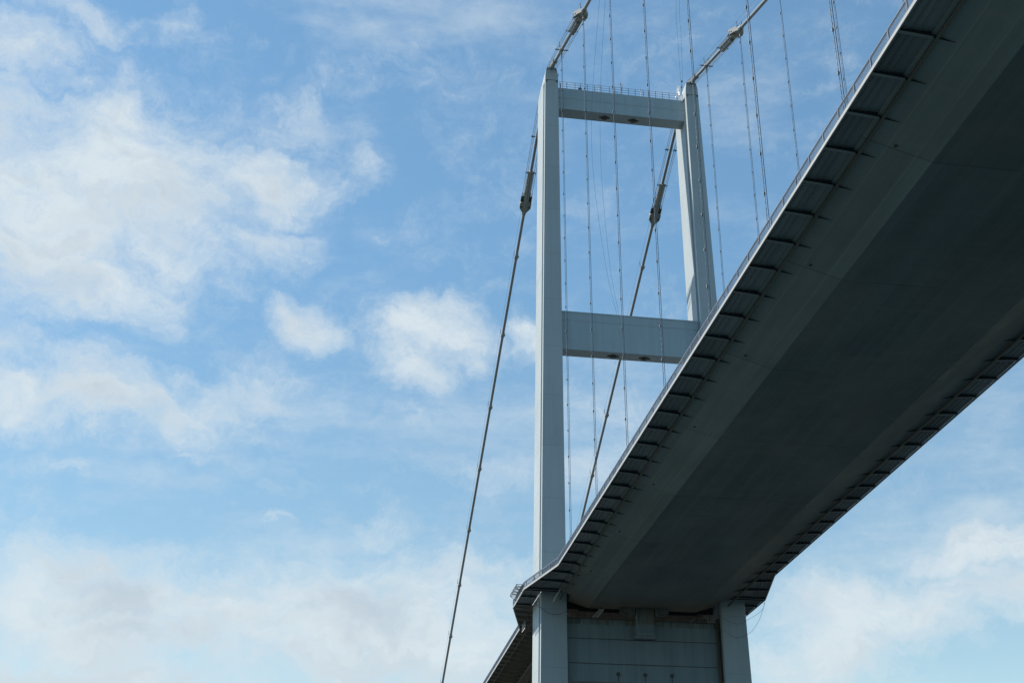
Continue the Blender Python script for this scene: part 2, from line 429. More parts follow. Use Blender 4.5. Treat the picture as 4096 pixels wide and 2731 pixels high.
# aerial on left leg head
m = MB(); m.strut((-12.32, -2.0, 160.3), (-12.1, -2.0, 161.1), .1); m.strut((-12.1, -2.0, 161.0), (-12.0, -2.0, 161.6), .06); m.strut((-12.3, -2, 160.0), (-12.15, -2, 160.2), .06)
solo('bracket_lamp', m, DARK, 'small dark lamp arm on the right-hand shoulder of the left leg head', 'lamp', (-12.3, -2, 160))

# ------------------------------------------------------------------ main span deck
deck = thing('main_span_deck', 'dark underside of the wide steel box deck with walkways, running overhead to the tower', 'bridge deck', (0, 0, 0))
YF, YE = -1060.0, -.8
sec = [(-14.0, .14), (-8.63, -1.49), (8.63, -1.49), (14.0, .14), (14.0, 1.45), (-14.0, 1.45)]
sec2 = [(-11.9, -.497), (-8.63, -1.49), (8.63, -1.49), (11.9, -.497), (11.9, 1.45), (-11.9, 1.45)]
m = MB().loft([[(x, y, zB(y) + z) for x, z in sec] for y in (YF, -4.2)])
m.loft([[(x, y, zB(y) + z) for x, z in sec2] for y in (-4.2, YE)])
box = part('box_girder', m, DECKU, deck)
m = MB()
for x, z, rr in ((-10.7, 0, .0),): pass
for y in [-123, -105.3, -87.6, -69.9, -52.2, -34.5, -16.8]:
    for x in (-11.6, ):
        zz = zB(y) + (-.497) + (abs(x) - 11.9) * -.3036 * -1
        zz = zB(y) - 1.49 + (abs(x) - 8.63) * .3036
        m = MB().tube([(x, y, zz + .02), (x, y, zz - .10)], .13, 10); link('drain_spigot', m.mesh('drain_spigot', DARK), box)
m = MB().loft([[(x, y, zB(y) + z) for x, z in ((-12.5, 1.455), (12.5, 1.455), (12.5, 1.5), (-12.5, 1.5))] for y in (YF, YE)])
part('road_surface', m, ASPH, deck)

outer_pts = [(16.48, YF), (16.48, -16.7), (19.35, -4.05), (19.33, 5.4)]
def outer(y, pts=outer_pts):
    for (x0, y0), (x1, y1) in zip(pts, pts[1:]):
        if y0 <= y <= y1: return x0 + (x1 - x0) * (y - y0) / (y1 - y0)
    return pts[-1][0]
app_pts = [(19.33, 5.6), (19.28, 6.7), (16.14, 18.9), (16.14, 230)]

def walkway(parent, pts, zf, inner, sd):
    """soffit plate, ribs and fascia along an outline; inner(y) gives the inboard edge"""
    m = MB(); ys = sorted(set([p[1] for p in pts] + [y for y in inner[1] if pts[0][1] < y < pts[-1][1]]))
    for a, b_ in zip(ys, ys[1:]):
        e = 1e-4
        xi0, xi1 = inner[0]((a + b_) / 2), inner[0]((a + b_) / 2)
        xo0, xo1 = outer(a + e, pts) - .02, outer(b_ - e, pts) - .02
        for z0, z1 in ((.30, .33),):
            m.loft([[(sd * xi0, a, zf(a) + z0), (sd * xo0, a, zf(a) + z0), (sd * xo0, a, zf(a) + z1), (sd * xi0, a, zf(a) + z1)],
                    [(sd * xi1, b_, zf(b_) + z0), (sd * xo1, b_, zf(b_) + z0), (sd * xo1, b_, zf(b_) + z1), (sd * xi1, b_, zf(b_) + z1)]])
    part('walkway_plate', m, STEEL, parent)
    m = MB()
    for (x0, y0), (x1, y1) in zip(pts, pts[1:]):
        for off in (.48, 1.02, 1.56, 2.1):
            if off > 1.9 and x1 < 16.6 and x0 < 16.6: continue
            m.loft([[(sd * (x0 - off), y0, zf(y0) + .302), (sd * (x0 - off), y0, zf(y0) + .17), (sd * (x0 - off - .02), y0, zf(y0) + .17), (sd * (x0 - off - .02), y0, zf(y0) + .302)],
                    [(sd * (x1 - off), y1, zf(y1) + .302), (sd * (x1 - off), y1, zf(y1) + .17), (sd * (x1 - off - .02), y1, zf(y1) + .17), (sd * (x1 - off - .02), y1, zf(y1) + .302)]])
    part('stiffener', m, STEEL, parent)
    m = MB(); prof = [(0, 0), (0, .28), (-.03, .28), (-.03, .03), (-.10, .03), (-.10, 0)]
    m.loft([[(sd * (x + u), y, zf(y) + v) for u, v in prof] for x, y in pts])
    part('fascia', m, FASC, parent)

def railing(parent, pts, zf, sd, ph, detail, step=2.983, ybeg=-215):
    """handrail with posts (children) and thin upright infill bars"""
    pp = [(x, y) for x, y in pts if y > ybeg]
    if pts[0][1] < ybeg: pp = [(outer(ybeg, pts), ybeg)] + pp
    m = MB()
    P3 = lambda q, z: Vector((sd * (q[0] - .06), q[1], zf(q[1]) + z))
    for a, b_ in zip(pp, pp[1:]):
        m.strut(P3(a, 1.19), P3(b_, 1.19), .12, .09); m.strut(P3(a, 1.08), P3(b_, 1.08), .05, .05); m.strut(P3(a, .42), P3(b_, .42), .04, .05)
    o = part('railing', m, RAILM, parent)
    bars = MB(); acc = 0
    pm = MB().box(-.06, .06, -.06, .06, .34, 1.16).mesh('post', RAILM)
    n = 0
    for a, b_ in zip(pp, pp[1:]):
        A, B = Vector((a[0], a[1], 0)), Vector((b_[0], b_[1], 0)); L = (B - A).length
        k = 0
        while k * .155 < L:
            q = A + (B - A) * (k * .155 / L); x, y = sd * (q.x - .06), q.y; k += 1
            bars.box(x - .013, x + .013, y - .013, y + .013, zf(y) + .36, zf(y) + 1.09)
        if detail:
            y = math.ceil((a[1] - ph) / step) * step + ph
            first = [a[1]] if a is not pp[0] else []
            lst = first
            while y < b_[1] - .4:
                if y > a[1] + .5: lst.append(y)
                y += step
            for y in lst:
                if n < 98: link('post', pm, o, (sd * (outer(y, pts) - .06), y, zf(y))); n += 1
    link('infill_bars', bars.mesh('infill_bars', RAILM), o)
    return o

def inner_main(y): return 13.9 if y < -4.2 else (11.8 if y < -2.665 else 16.41)
for sd in (-1, 1):
    walkway(deck, outer_pts, zB, (inner_main, (-4.2, -2.665)), sd)
    railing(deck, outer_pts, zB, sd, -136.15, sd < 0)

# cantilever brackets: web, bottom flange; one mesh shared along the straight
def bracket_meshes(sd, xo, xi=None):
    m, f = MB(), MB()
    if xi is None:
        m.prism([(sd * (xo - .12), .022), (sd * (xo - .12), .298), (sd * 13.95, .298), (sd * 13.95, .10), (sd * 12.3, -.41), (sd * 13.9, -.20)], 'y', -.012, .012)
        f.prism([(sd * (xo - .12), .0), (sd * (xo - .12), .02), (sd * 13.95, -.18), (sd * 13.95, -.20)], 'y', -.14, .14)
    else:
        m.prism([(sd * (xo - .12), .02), (sd * (xo - .12), .298), (sd * xi, .298), (sd * xi, -.04)], 'y', -.012, .012)
        f.prism([(sd * (xo - .12), .0), (sd * (xo - .12), .02), (sd * xi, -.04), (sd * xi, -.06)], 'y', -.14, .14)
    return m.mesh('bracket', BRK), f.mesh('flange', STEEL)
def put_bracket(ms, y):
    o = link('bracket', ms[0], deck, (0, y, zB(y))); link('flange', ms[1], o)
for sd in (-1, 1):
    bmsh = bracket_meshes(sd, 16.48)
    for k in range(-17, 30):
        y = -134.443 + 4.475 * k
        if y < -18: put_bracket(bmsh, y)
        elif y < -5: put_bracket(bracket_meshes(sd, outer(y)), y)
    for y, xi in ((-4.62, 12.1), (-3.7, 12.1), (-.19, 16.75), (4.3, 16.75)):
        put_bracket(bracket_meshes(sd, outer(y), xi), y)
    # maintenance travel rail under the brackets
    ry = [-215, -62, -40, -26, -14.4, -2.95]; rz = [-.30, -.32, -.40, -.55, -.78, -.98]
    rx = [13.68, 13.68, 13.62, 13.55, 13.5, 13.45]
    m = MB()
    for w0, w1, h0, h1 in ((-.12, .12, 0, .02), (-.02, .02, .02, .19), (-.09, .09, .19, .21)):
        m.loft([[(sd * (x + w0), y, zB(y) + z + h0), (sd * (x + w1), y, zB(y) + z + h0), (sd * (x + w1), y, zB(y) + z + h1), (sd * (x + w0), y, zB(y) + z + h1)]
                for x, y, z in zip(rx, ry, rz)])
    tr = part('travel_rail', m, TRAV, deck)
    def rzz(y):
        for (y0, a), (y1, b_) in zip(zip(ry, rz), list(zip(ry, rz))[1:]):
            if y0 <= y <= y1: return a + (b_ - a) * (y - y0) / (y1 - y0)
        return rz[-1]
    m = MB()
    for k in range(-17, 30):
        y = -134.443 + 4.475 * k
        if y > -4.9: continue
        x = 13.66 if y < -40 else 13.5
        m.box(sd * x - .05, sd * x + .05, y - .03, y + .03, zB(y) + rzz(y) + .17, zB(y) - .05 if rzz(y) > -.36 else zB(y) - .09)
        if rzz(y) < -.36: m.box(sd * x - .22, sd * x + .22, y - .012, y + .012, zB(y) + rzz(y) + .17, zB(y) - .09)
    link('hanger_plate', m.mesh('hanger_plate', STEEL), tr)

# ------------------------------------------------------------------ approach deck
app = thing('approach_deck', 'ribbed brown-grey approach deck continuing behind the left tower leg at the bottom', 'bridge deck', (0, 0, 0))
m = MB(); asec = [(-10.4, -.55), (-9.6, -1.5), (9.6, -1.5), (10.4, -.55), (11.6, 1.4), (-11.6, 1.4)]
m.loft([[(x, y, zA(y) + z) for x, z in asec] for y in (1.6, 230)])
g = part('girder', m, APPR, app)
m = MB()
for sd in (-1, 1):
    m.loft([[(sd * x, y, zA(y) + z) for x, z in ((10.35, -.66), (10.75, -.66), (10.75, -.58), (10.35, -.58))] for y in (5.8, 230)])
link('flange', m.mesh('flange', STEEL), g)
m = MB().loft([[(x, y, zB(0) + z) for x, z in ((-11.9, 1.51), (11.9, 1.51), (11.9, 1.58), (-11.9, 1.58))] for y in (-1.6, 2.4)])
part('joint_cover', m, STEEL, deck)
m = MB()
for sd in (-1, 1): m.box(*sorted((sd * 16.5, sd * 19.3)), 5.25, 5.75, zB(5) + .34, zB(5) + .37)
part('joint_plate', m, STEEL, deck)
m = MB()
for sd in (-1, 1):
    m = MB().box(*sorted((sd * 9.9, sd * 12.38)), 1.55, 1.61, zA(3) - 1.2, zA(3) + 1.3); m.box(*sorted((sd * 9.9, sd * 12.38)), 1.61, 6.0, zA(3) + .1, zA(3) + .16)
    part('end_plate', m, APPR, app)
def inner_app(y): return 11.0
for sd in (-1, 1):
    m = MB()
    # inside of the legs the plate starts behind them
    walkway(app, app_pts, zA, (inner_app, ()), sd)
    railing(app, [(x, min(y, 110)) for x, y in app_pts], zA, sd, 2.0, False)
    for k in range(38):
        y = 6.2 + 3.0 * k; xo = outer(y, app_pts)
        key = round(xo, 2)
        m = MB().prism([(sd * (xo - .12), .02), (sd * (xo - .12), .298), (sd * 11.0, .298), (sd * 10.5, -.36), (sd * 12.9, -.60)], 'y', -.01, .01)
        m.prism([(sd * (xo - .12), .0), (sd * (xo - .12), .02), (sd * 12.9, -.60), (sd * 12.9, -.62)], 'y', -.09, .09)
        m.prism([(sd * 12.9, -.60), (sd * 12.9, -.62), (sd * 10.5, -.38), (sd * 10.5, -.36)], 'y', -.09, .09)
        if k > 5:
            if k == 6: shared = m.mesh('rib', RIB)
            link('rib', shared, app, (0, y, zA(y)))
        else: link('rib', m.mesh('rib', RIB), app, (0, y, zA(y)))
    m = MB().loft([[(sd * (14.95 + a), y, zA(y) - .34 + b_) for a, b_ in ((-.07, 0), (.07, 0), (.07, .14), (-.07, .14))] for y in (9, 230)])
    part('travel_rail', m, TRAV, app)
    # posts on the visible approach railing
for o in [c for c in app.children if c.name.startswith('railing')]:
    pm = MB().box(-.06, .06, -.06, .06, .34, 1.16).mesh('post', RAILM)
    sd = -1 if o == [c for c in app.children if c.name.startswith('railing')][0] else 1
    if sd > 0: continue
    for k in range(34):
        y = 6.8 + 3.0 * k; link('post', pm, o, (sd * (outer(y, app_pts) - .06), y, zA(y)))

# ------------------------------------------------------------------ suspension cables
HY = [-12.3 - 17.87 * i for i in range(9)]          # hangers
BY = [37.45, 55.5, 73.6, 90.2, 108.0, 125.1, 142.2, 159.5]
def make_cable(sd):
    X = sd * 13.56; side = 'left' if sd < 0 else 'right'
    t = thing('suspension_cable', f'thick pale grey main cable passing over the {side} tower leg', 'cable', (X, 0, 162.5))
    T = (X, 0, 162.5)
    ptsM = [(X, y, cabM(y)) for y in [-2.5 - 6 * k for k in range(40)] + [-250 - 20 * k for k in range(41)]]
    ptsS = [(X, y, cabS(y) - 0.0 * y) for y in (4.2, 60, 150, 302)]
    m = MB().tube(ptsM, .29, 20); m.tube(ptsS, .29, 20)
    part('cable', m, CABLE, t, T)
    fr = lambda y: (Vector((X, y, cabM(y))), Vector((0, -1, -(.36 + 6.4e-4 * y))).normalized()) if y < 0 else (Vector((X, y, cabS(y))), Vector((0, 1, -.52)).normalized())
    # tower sleeve
    p, d = fr(-3.0)
    part('cable_sleeve', MB().tube([p + d * a for a in (-.3, 3.3, 3.35, 3.65, 3.7)], [.43, .41, .47, .47, .36], 20), CLAMP, t, T)
    # cable bands with hand-rope posts
    wires = {-1: [], 1: []}
    for y in HY + BY:
        p, d = fr(y); n = Vector((1, 0, 0)); u = d.cross(n); u = u if u.z > 0 else -u
        m = MB().tube([p + d * a for a in (-.55, -.52, .52, .55)], [.33, .39, .39, .33], 18)
        m.obox(p + u * .40, d, n, u, .5, .16, .12)
        if y < 0:
            m.obox(p - Vector((0, 0, .52)), (0, 1, 0), (1, 0, 0), (0, 0, 1), .2, .11, .32)
            m.tube([p - Vector((0, 0, .7)), p - Vector((0, 0, 1.45))], [.16, .13], 10)
        else: m.obox(p + n * .4, d, n, u, .2, .12, .12)
        bd = part('cable_band', m, CLAMP, t, T)
        h = MB(); q = p + u * .5
        for s in (-1, 1):
            e = q + n * s * .42 + Vector((0, 0, 1.15)); h.strut(q + n * s * .42 + Vector((0, 0, .12)), e, .07); wires[s].append(e)
        h.strut(q - n * .5 + Vector((0, 0, .14)), q + n * .5 + Vector((0, 0, .14)), .07)
        link('handrope_post', h.mesh('handrope_post', DARK, T), bd)
    m = MB()
    for s in (-1, 1):
        ws = sorted(wires[s], key=lambda v: v.y); fr_ = [w for w in ws if w.y < 0]; bk = [w for w in ws if w.y > 0]
        m.tube(fr_ + [Vector((X + s * .7, -2.9, 161.95))], .014, 4); m.tube([Vector((X + s * .7, 4.6, 160.5))] + bk, .014, 4)
    part('hand_rope', m, ROPE, t, T)

    # stay clamps: plates, arms with rope sockets, bolted sleeve toward the tower
    def stay_clamp(y, back):
        p, d = fr(y); d = -d                          # d points to the tower
        n = Vector((1, 0, 0)); u = n.cross(d); u = u if u.z > 0 else -u
        loc = lambda a, b_, c: p + d * a + n * b_ + u * c
        m = MB()
        if back:
            poly = [(-.2, -.42), (-.2, .42), (.75, 1.12), (2.0, 1.18), (2.3, .9), (2.3, -.9), (2.0, -1.18), (.75, -1.12)]
        else:
            poly = [(-.2, -.40), (-.2, .40), (.9, .9), (2.1, 1.15), (3.1, .98), (2.6, .62), (4.2, .44), (4.2, -.44), (2.6, -.62), (3.1, -.98), (2.1, -1.15), (.9, -.9)]
        m.loft([[loc(a, b_, -.32) for a, b_ in poly], [loc(a, b_, .22) for a, b_ in poly]])
        m.tube([loc(a, 0, 0) for a in (-.9, -.3, .6, 3.6)], [.36, .46, .52, .50], 16)
        body = part('stay_clamp', m, CLAMP, t, T)
        for s in (-1, 1):
            for o in (.68, .98):
                k = MB().tube([loc(a, s * o, 0) for a in (1.5, 2.2, 3.4, 3.5, 4.3)], [.13, .17, .17, .09, .07], 10)
                link('rope_socket', k.mesh('rope_socket', DARK, T), body)
            if back:
                k = MB().tube([loc(1.1, s * .8, -.40), loc(1.1, s * .8, -.30)], .2, 12)
                link('pin', k.mesh('pin', DARK, T), body)
            else:
                k = MB().loft([[loc(.7, s * .55, c), loc(2.3, s * 1.22, c), loc(2.9, s * 1.2, c), loc(1.2, s * .45, c)] for c in (.24, .62)])
                k.loft([[loc(1.6, s * .5, c), loc(2.6, s * .95, c), loc(2.9, s * .8, c), loc(2.0, s * .35, c)] for c in (-.62, -.34)])
                link('clamp_arm', k.mesh('clamp_arm', CLAMP, T), body)
        s0, s1 = (3.2, 9.3) if back else (4.3, 9.9)
        m = MB().tube([loc(a, 0, 0) for a in (s0, s0 + .05, s1 - .05, s1)], [.34, .45, .45, .34], 18)
        nseg = 4; L = (s1 - s0) / nseg
        for k in range(nseg):
            for s in (-1, 1):
                a0, a1 = s0 + k * L + .04, s0 + (k + 1) * L - .04
                m.loft([[loc(a, s * .42, c), loc(a, s * .56, c), loc(a, s * .56, -c), loc(a, s * .42, -c)] for a, c in ((a0, .14), (a1, .14))])
            if not back:
                a0, a1 = s0 + k * L + .05, s0 + (k + 1) * L - .05
                m.loft([[loc(a, -.3, -.62), loc(a, .3, -.62), loc(a, .38, -.3), loc(a, -.38, -.3)] for a in (a0, a1)])
        slv = part('stay_sleeve', m, CLAMP, t, T)
        m = MB(); a = s0 + .2
        while a < s1 - .1:
            for s in (-1, 1): m.tube([loc(a, s * .46, 0), loc(a, s * .72, 0)], .05, 6)
            a += .33
        link('bolts', m.mesh('bolts', ALU if back else CLAMP, T), slv)
        # four stay ropes to the tower head
        for s in (-1, 1):
            for o in (.62, .92):
                st = loc(4.2, s * (o + .06), 0)
                en = Vector((X + s * (o + .02), -2.9, 162.02 - .1)) if not back else Vector((X + s * (o + .05), 4.7, 160.75))
                k = MB().tube([st, en], .045, 8)
                rp = part('stay_rope', k, CABLE, t, T)
                c1, c2 = (st + en) / 2 - (en - st) * (.0 if s > 0 else .02), st + (en - st) * .3
                c = MB()
                dd = (en - st).normalized()
                for q in ((st + (en - st) * .22), (st + (en - st) * .6)): c.tube([q - dd * .2, q + dd * .2], .1, 6)
                c.obox(st + (en - st) * .6, dd, n, u, .07, .3, .05)
                link('rope_clip', c.mesh('rope_clip', DARK, T), rp)
    stay_clamp(-30.6, False)
    stay_clamp(27.6, True)
    return t
for sd in (-1, 1): make_cable(sd)

# ------------------------------------------------------------------ hangers
ordn = ['nearest the tower', 'second from the tower', 'third from the tower', 'fourth from the tower', 'fifth from the tower', 'sixth from the tower', 'seventh from the tower', 'eighth from the tower', 'ninth from the tower']
fix_mesh = MB().box(-.06, .06, -.06, .06, -.12, .12).mesh('light_fixture', DARK)
shade_mesh = MB().box(-.12, -.062, -.08, .06, -.16, .16).mesh('shade_plate', CLAMP)
for sd in (-1, 1):
    side = 'left' if sd < 0 else 'right'
    for i, y in enumerate(HY):
        X = sd * 13.56; zb = zB(y) + 1.2; zt = cabM(y) - 1.2
        t = thing('hanger', f'thin twin hanger ropes with lights, {side} cable, {ordn[i]}', 'hanger rope', (X, y, zb), 'hanger ropes between the main cables and the deck')
        H0 = (X, y, zb)
        lean = .12
        a0, a1 = -.10, .10
        m = MB().tube([(X + a0 * .35, y, zt), (X + a0, y, zt - 4), (X + a0, y, zb)], .034, 6)
        part('rope', m, ROPE, t, H0)
        m = MB().tube([(X + a1 * .35, y, zt), (X + a1, y, zt - 4), (X + a1, y, zb)], .034, 6)
        part('rope', m, ROPE, t, H0)
        # light string winding round the outer rope
        pts = []; L = zt - 4 - zb; n = int(L / .16)
        for k in range(n + 1):
            a = k * 1.45; pts.append((X + a0 + .05 * math.cos(a), y + .05 * math.sin(a), zt - 4 - k * .16))
        part('light_string', MB().tube(pts, .018, 3), ROPE, t, H0)
        m = MB().tube([(X, y, zt - .2), (X, y, zt + .35)], [.12, .16], 8); m.tube([(X, y, zb), (X, y, zb + .9)], [.17, .12], 8)
        part('rope_socket', m, CLAMP, t, H0)
        k = 0
        while True:
            z = 154.15 - 4.35 * k; k += 1
            if z > zt - .6: continue
            if z < zb + 1.5: break
            f = link('light_fixture', fix_mesh, t, (a0 - .02, -.05, z - zb))
            link('shade_plate', shade_mesh, f)

# ------------------------------------------------------------------ thin loose wires
def spline(pts, n=10):
    P = [Vector(p) for p in pts]; P = [P[0] * 2 - P[1]] + P + [P[-1] * 2 - P[-2]]; out = []
    for i in range(1, len(P) - 2):
        for k in range(n):
            t = k / n; a, b_, c, d = P[i - 1:i + 3]
            out.append(.5 * ((2 * b_) + (c - a) * t + (2 * a - 5 * b_ + 4 * c - d) * t * t + (-a + 3 * b_ - 3 * c + d) * t ** 3))
    out.append(P[-2]); return out
wires = [('longer', 'very thin slack wire bowing down to the middle cross beam, left one of the two', [(-13.56, -44.5, 147.6), (-13.34, -41, 145.9), (-12.57, -33, 140.0), (-11.68, -26, 133.87), (-10.26, -20, 128.25), (-7.75, -13, 122.08), (-5.17, -7, 115.98), (-2.2, -1.0, 111.5)]),
         ('x', 'very thin slack wire bowing down to the middle cross beam, right one of the two', [(-13.5, -47, 147.0), (-12.71, -42, 145.14), (-11.57, -33, 137.64), (-10.26, -26, 134.04), (-8.84, -20, 127.42), (-6.63, -13, 120.72), (-4.51, -7, 116.05), (-1.85, -1.0, 111.5)]),
         ('x', 'left one of two faint wires rising from the lamp mast on the right leg head', [(-13.4, -84, 134.5), (-.53, -40, 148.6), (5.89, -20, 157.5), (12.6, .3, 163.9)]),
         ('x', 'right one of two faint wires rising from the lamp mast on the right leg head', [(-13.4, -86, 134.0), (.05, -40, 148.69), (6.54, -20, 157.59), (12.95, .3, 163.7)])]
for _, lab, pts in wires:
    m = MB().tube(spline(pts), .016, 4)
    solo('thin_wire', m, ROPE, lab, 'wire', pts[-1], 'thin wires strung between cable and tower')
# drooping service cables under the walkway by the tower legs
m = MB().tube(spline([(-19.05, -2.9, 61.1), (-17.6, -3.1, 59.6), (-16.49, -3.2, 58.77), (-15.52, -3.2, 58.11), (-14.36, -3.2, 57.88), (-13.38, -3.2, 58.04), (-12.59, -3.2, 58.42), (-11.9, -2.6, 59.0)]), .035, 6)
solo('drooping_cable', m, DARK, 'dark service cable sagging across the left tower leg below the walkway', 'cable', (-14.3, -3.2, 57.88))
m = MB().tube(spline([(19.5, -3.2, 61.2), (18.8, -3.2, 59.76), (16.2, -3.25, 58.1), (14.73, -3.25, 57.53), (13.33, -3.2, 57.86), (12.16, -3.2, 58.57)]), .022, 5)
solo('drooping_cable', m, ROPE, 'upper of the two thin cables sagging beside the right tower leg under the walkway', 'cable', (14.7, -3.2, 57.5))
m = MB().tube(spline([(19.55, -3.2, 61.2), (18.5, -3.2, 58.63), (17.1, -3.2, 56.59), (15.81, -3.25, 55.75), (14.57, -3.25, 55.39), (13.38, -3.2, 55.74), (12.35, -3.2, 56.72)]), .022, 5)
solo('drooping_cable', m, ROPE, 'lower of the two thin cables sagging beside the right tower leg under the walkway', 'cable', (14.6, -3.2, 55.4))
# tether leaning across approach ribs
m = MB().tube([(-15.9, 21.5, 60.5), (-10.7, 38, 59.85)], .035, 5)
solo('bracing_rod', m, RUST, 'thin brown rod slanting across the ribs of the approach deck', 'rod', (-10.7, 38, 59.85))
# discharge pipe
m = MB().tube([(-14.95, -5.5, 59.4), (-13.9, -5.5, 61.2)], .13, 12); m.tube([(-15.1, -5.5, 59.1), (-14.93, -5.5, 59.45)], .07, 8)
solo('drain_pipe', m, ALU, 'short pale pipe slanting down in front of the left tower leg under the walkway', 'pipe', (-13.9, -5.5, 61.2))

# rack cantilevered outside the walkway rail by the left leg
RK = (-19.4, -.1, 61.4)
t = thing('lattice_rack', 'open lattice rack of thin bars fixed outside the walkway railing by the left leg', 'rack', RK)
m = MB()
for x in (-20.3, -19.42):
    for z in (62.34, 62.02): m.strut((x, -3.1, z), (x, 2.9, z), .06)
for k in range(5):
    y = -3.1 + 1.5 * k
    for z in (62.34, 62.02): m.strut((-20.3, y, z), (-19.42, y, z), .06)
    for x in (-20.3, -19.42): m.strut((x, y, 62.02), (x, y, 62.34), .06)
    if k < 4: m.strut((-20.3, y, 62.34), (-19.42, y + 1.5, 62.34), .035); m.strut((-20.3, y + 1.5, 62.02), (-19.42, y, 62.02), .035)
part('lattice', m, DARK, t, RK)
m = MB()
for y in (-2.6, 2.85): m.strut((-20.25, y, 62.02), (-19.38, y, 61.35), .06)
part('strut', m, DARK, t, RK)

# inspection balcony under the approach by the left leg
IB = (-17.2, 7, 57.8)
t = thing('inspection_balcony', 'small railed inspection platform under the walkway just behind the left leg', 'platform', IB)
part('floor', MB().box(-17.5, -16.3, 5.45, 8.15, 57.78, 57.82), RUST, t, IB)
part('edge_plate', MB().box(-17.56, -17.505, 5.4, 8.2, 57.72, 57.86), ALU, t, IB)
m = MB()
for z in (58.35, 58.9): m.strut((-17.5, 5.4, z), (-17.5, 8.2, z), .05); m.strut((-17.5, 8.2, z), (-16.3, 8.2, z), .05)
for y in (5.42, 6.35, 7.3, 8.18): m.strut((-17.5, y, 57.86), (-17.5, y, 58.9), .05)
part('railing', m, CABLE, t, IB)
m = MB(); m.strut((-16.4, 5.6, 57.86), (-16.4, 5.6, 60.9), .07); m.strut((-16.4, 8.0, 57.86), (-16.4, 8.0, 60.9), .07); m.strut((-17.3, 8.1, 57.75), (-16.2, 8.1, 60.5), .07)
part('hanger_frame', m, RUST, t, IB)

# ------------------------------------------------------------------ small things on the walkway
def lamp(y, lab, grp):
    z = zB(y) + .33; x = -outer(y) + .42; o = (x, y, z)
    t = thing('walkway_floodlight', lab, 'floodlight', o, grp)
    return t, o
yl = [-134.443 + 4.475 * k for k in range(-4, 25)]
proto = None
for i, y in enumerate(yl):
    if proto is None:
        t, o = lamp(y, 'small floodlight standing on the walkway plate behind the railing bars', 'floodlights along the left walkway')
        x, yy, z = o
        hs_ = part('housing', MB().obox((x, yy, z + .42), Vector((.8, 0, .6)), (0, 1, 0), Vector((-.6, 0, .8)), .14, .17, .10), ALU, t, o)
        ln = part('lens', MB().obox((x + .085, yy, z + .485), Vector((.8, 0, .6)), (0, 1, 0), Vector((-.6, 0, .8)), .05, .14, .08), LENS, t, o)
        st = part('stand', MB().box(x - .03, x + .03, yy - .19, yy + .19, z, z + .05).box(x - .03, x + .03, yy - .2, yy - .17, z, z + .45).box(x - .03, x + .03, yy + .17, yy + .2, z, z + .45), DARK, t, o)
        proto = t; kids = [hs_, ln, st]
    else:
        t = proto.copy(); COL.objects.link(t); t.location = (-outer(y) + .42, y, zB(y) + .33)
        for c in kids:
            d = c.copy(); COL.objects.link(d); d.parent = t
for y, w, lab in ((-54.0, .5, 'beige electrical cabinet behind the walkway railing, the taller one'), (-50.8, .32, 'slim pale cabinet behind the walkway railing, just below the beige one')):
    z = zB(y) + .335; x = -16.05
    m = MB().box(x - .2, x + .2, y - w / 2, y + w / 2, z, z + .95 if w > .4 else z + .8); m.box(x - .25, x + .24, y - w / 2 - .05, y + w / 2 + .05, z + .96, z + 1.0)
    c = solo('electrical_cabinet', m, FASC if w < .4 else CONC, lab, 'cabinet', (x, y, z))
# tangle of cable behind the railing at the kink
m = MB()
for k in range(16):
    c = Vector((-16.5 + random.uniform(-.3, .4), -13.6 + random.uniform(-1.2, 1.0), zB(-13.6) + .4 + random.uniform(0, .25)))
    r = random.uniform(.25, .6); a0 = random.uniform(0, 6); tilt = random.uniform(-.8, .8)
    m.tube([c + Vector((r * math.cos(a0 + a) * .6, r * math.sin(a0 + a), .3 * r + r * .6 * math.sin(a + tilt) )) for a in [j * .6 for j in range(9)]], .02, 5)
solo('cable_tangle', m, RUST, 'brown tangle of loose cable heaped behind the railing at the walkway kink', 'cable tangle', (-16.5, -13.6, zB(-13.6) + .34))
m = MB().tube(spline([(-17.6, -9.2, 61.75), (-17.9, -8.2, 62.15), (-17.75, -7.4, 61.9), (-18.3, -6.4, 62.3), (-18.2, -5.4, 61.8), (-18.8, -4.6, 62.2)]), .04, 6)
m.tube(spline([(-17.7, -8.9, 61.7), (-18.1, -7.6, 61.9), (-18.0, -6.6, 62.4), (-18.4, -5.2, 62.1)]), .025, 5)
solo('loose_cable', m, DARK, 'loose dark cable looping behind the railing in front of the left leg', 'cable', (-18, -7, 61.7))

# ------------------------------------------------------------------ camera (fitted pose)
cam = bpy.data.cameras.new('camera'); co = bpy.data.objects.new('camera', cam); COL.objects.link(co)
F = Vector((0.15706135, 0.88537146, 0.43754897)); Rt = Vector((0.98498877, -0.17256256, -0.00439195)); U = Vector((-0.07161606, -0.43167063, 0.89918386))
M = Matrix.Identity(4)
for i in range(3): M[i][0], M[i][1], M[i][2] = Rt[i], U[i], -F[i]
M.translation = Vector((-52.9952, -199.0092, 5.6572)); co.matrix_world = M
cam.sensor_width = 36; cam.lens = 5282.85 / 4096 * 36
cam.shift_x = -66.47 / 4096; cam.shift_y = 36.21 / 4096
cam.clip_start = .5; cam.clip_end = 40000
sc.camera = co

# ------------------------------------------------------------------ sun and sky
L = Vector((-1, .11, 1.6)).normalized()
EL = math.asin(L.z); AZ = math.atan2(L.x, L.y)
sun = bpy.data.lights.new('sun', 'SUN'); sun.energy = 5.0; sun.angle = R(.53); sun.color = (1, .87, .73)
so = bpy.data.objects.new('sun', sun); COL.objects.link(so); so.rotation_mode = 'QUATERNION'
so.rotation_quaternion = L.to_track_quat('Z', 'Y'); so.location = (-100, 0, 300)

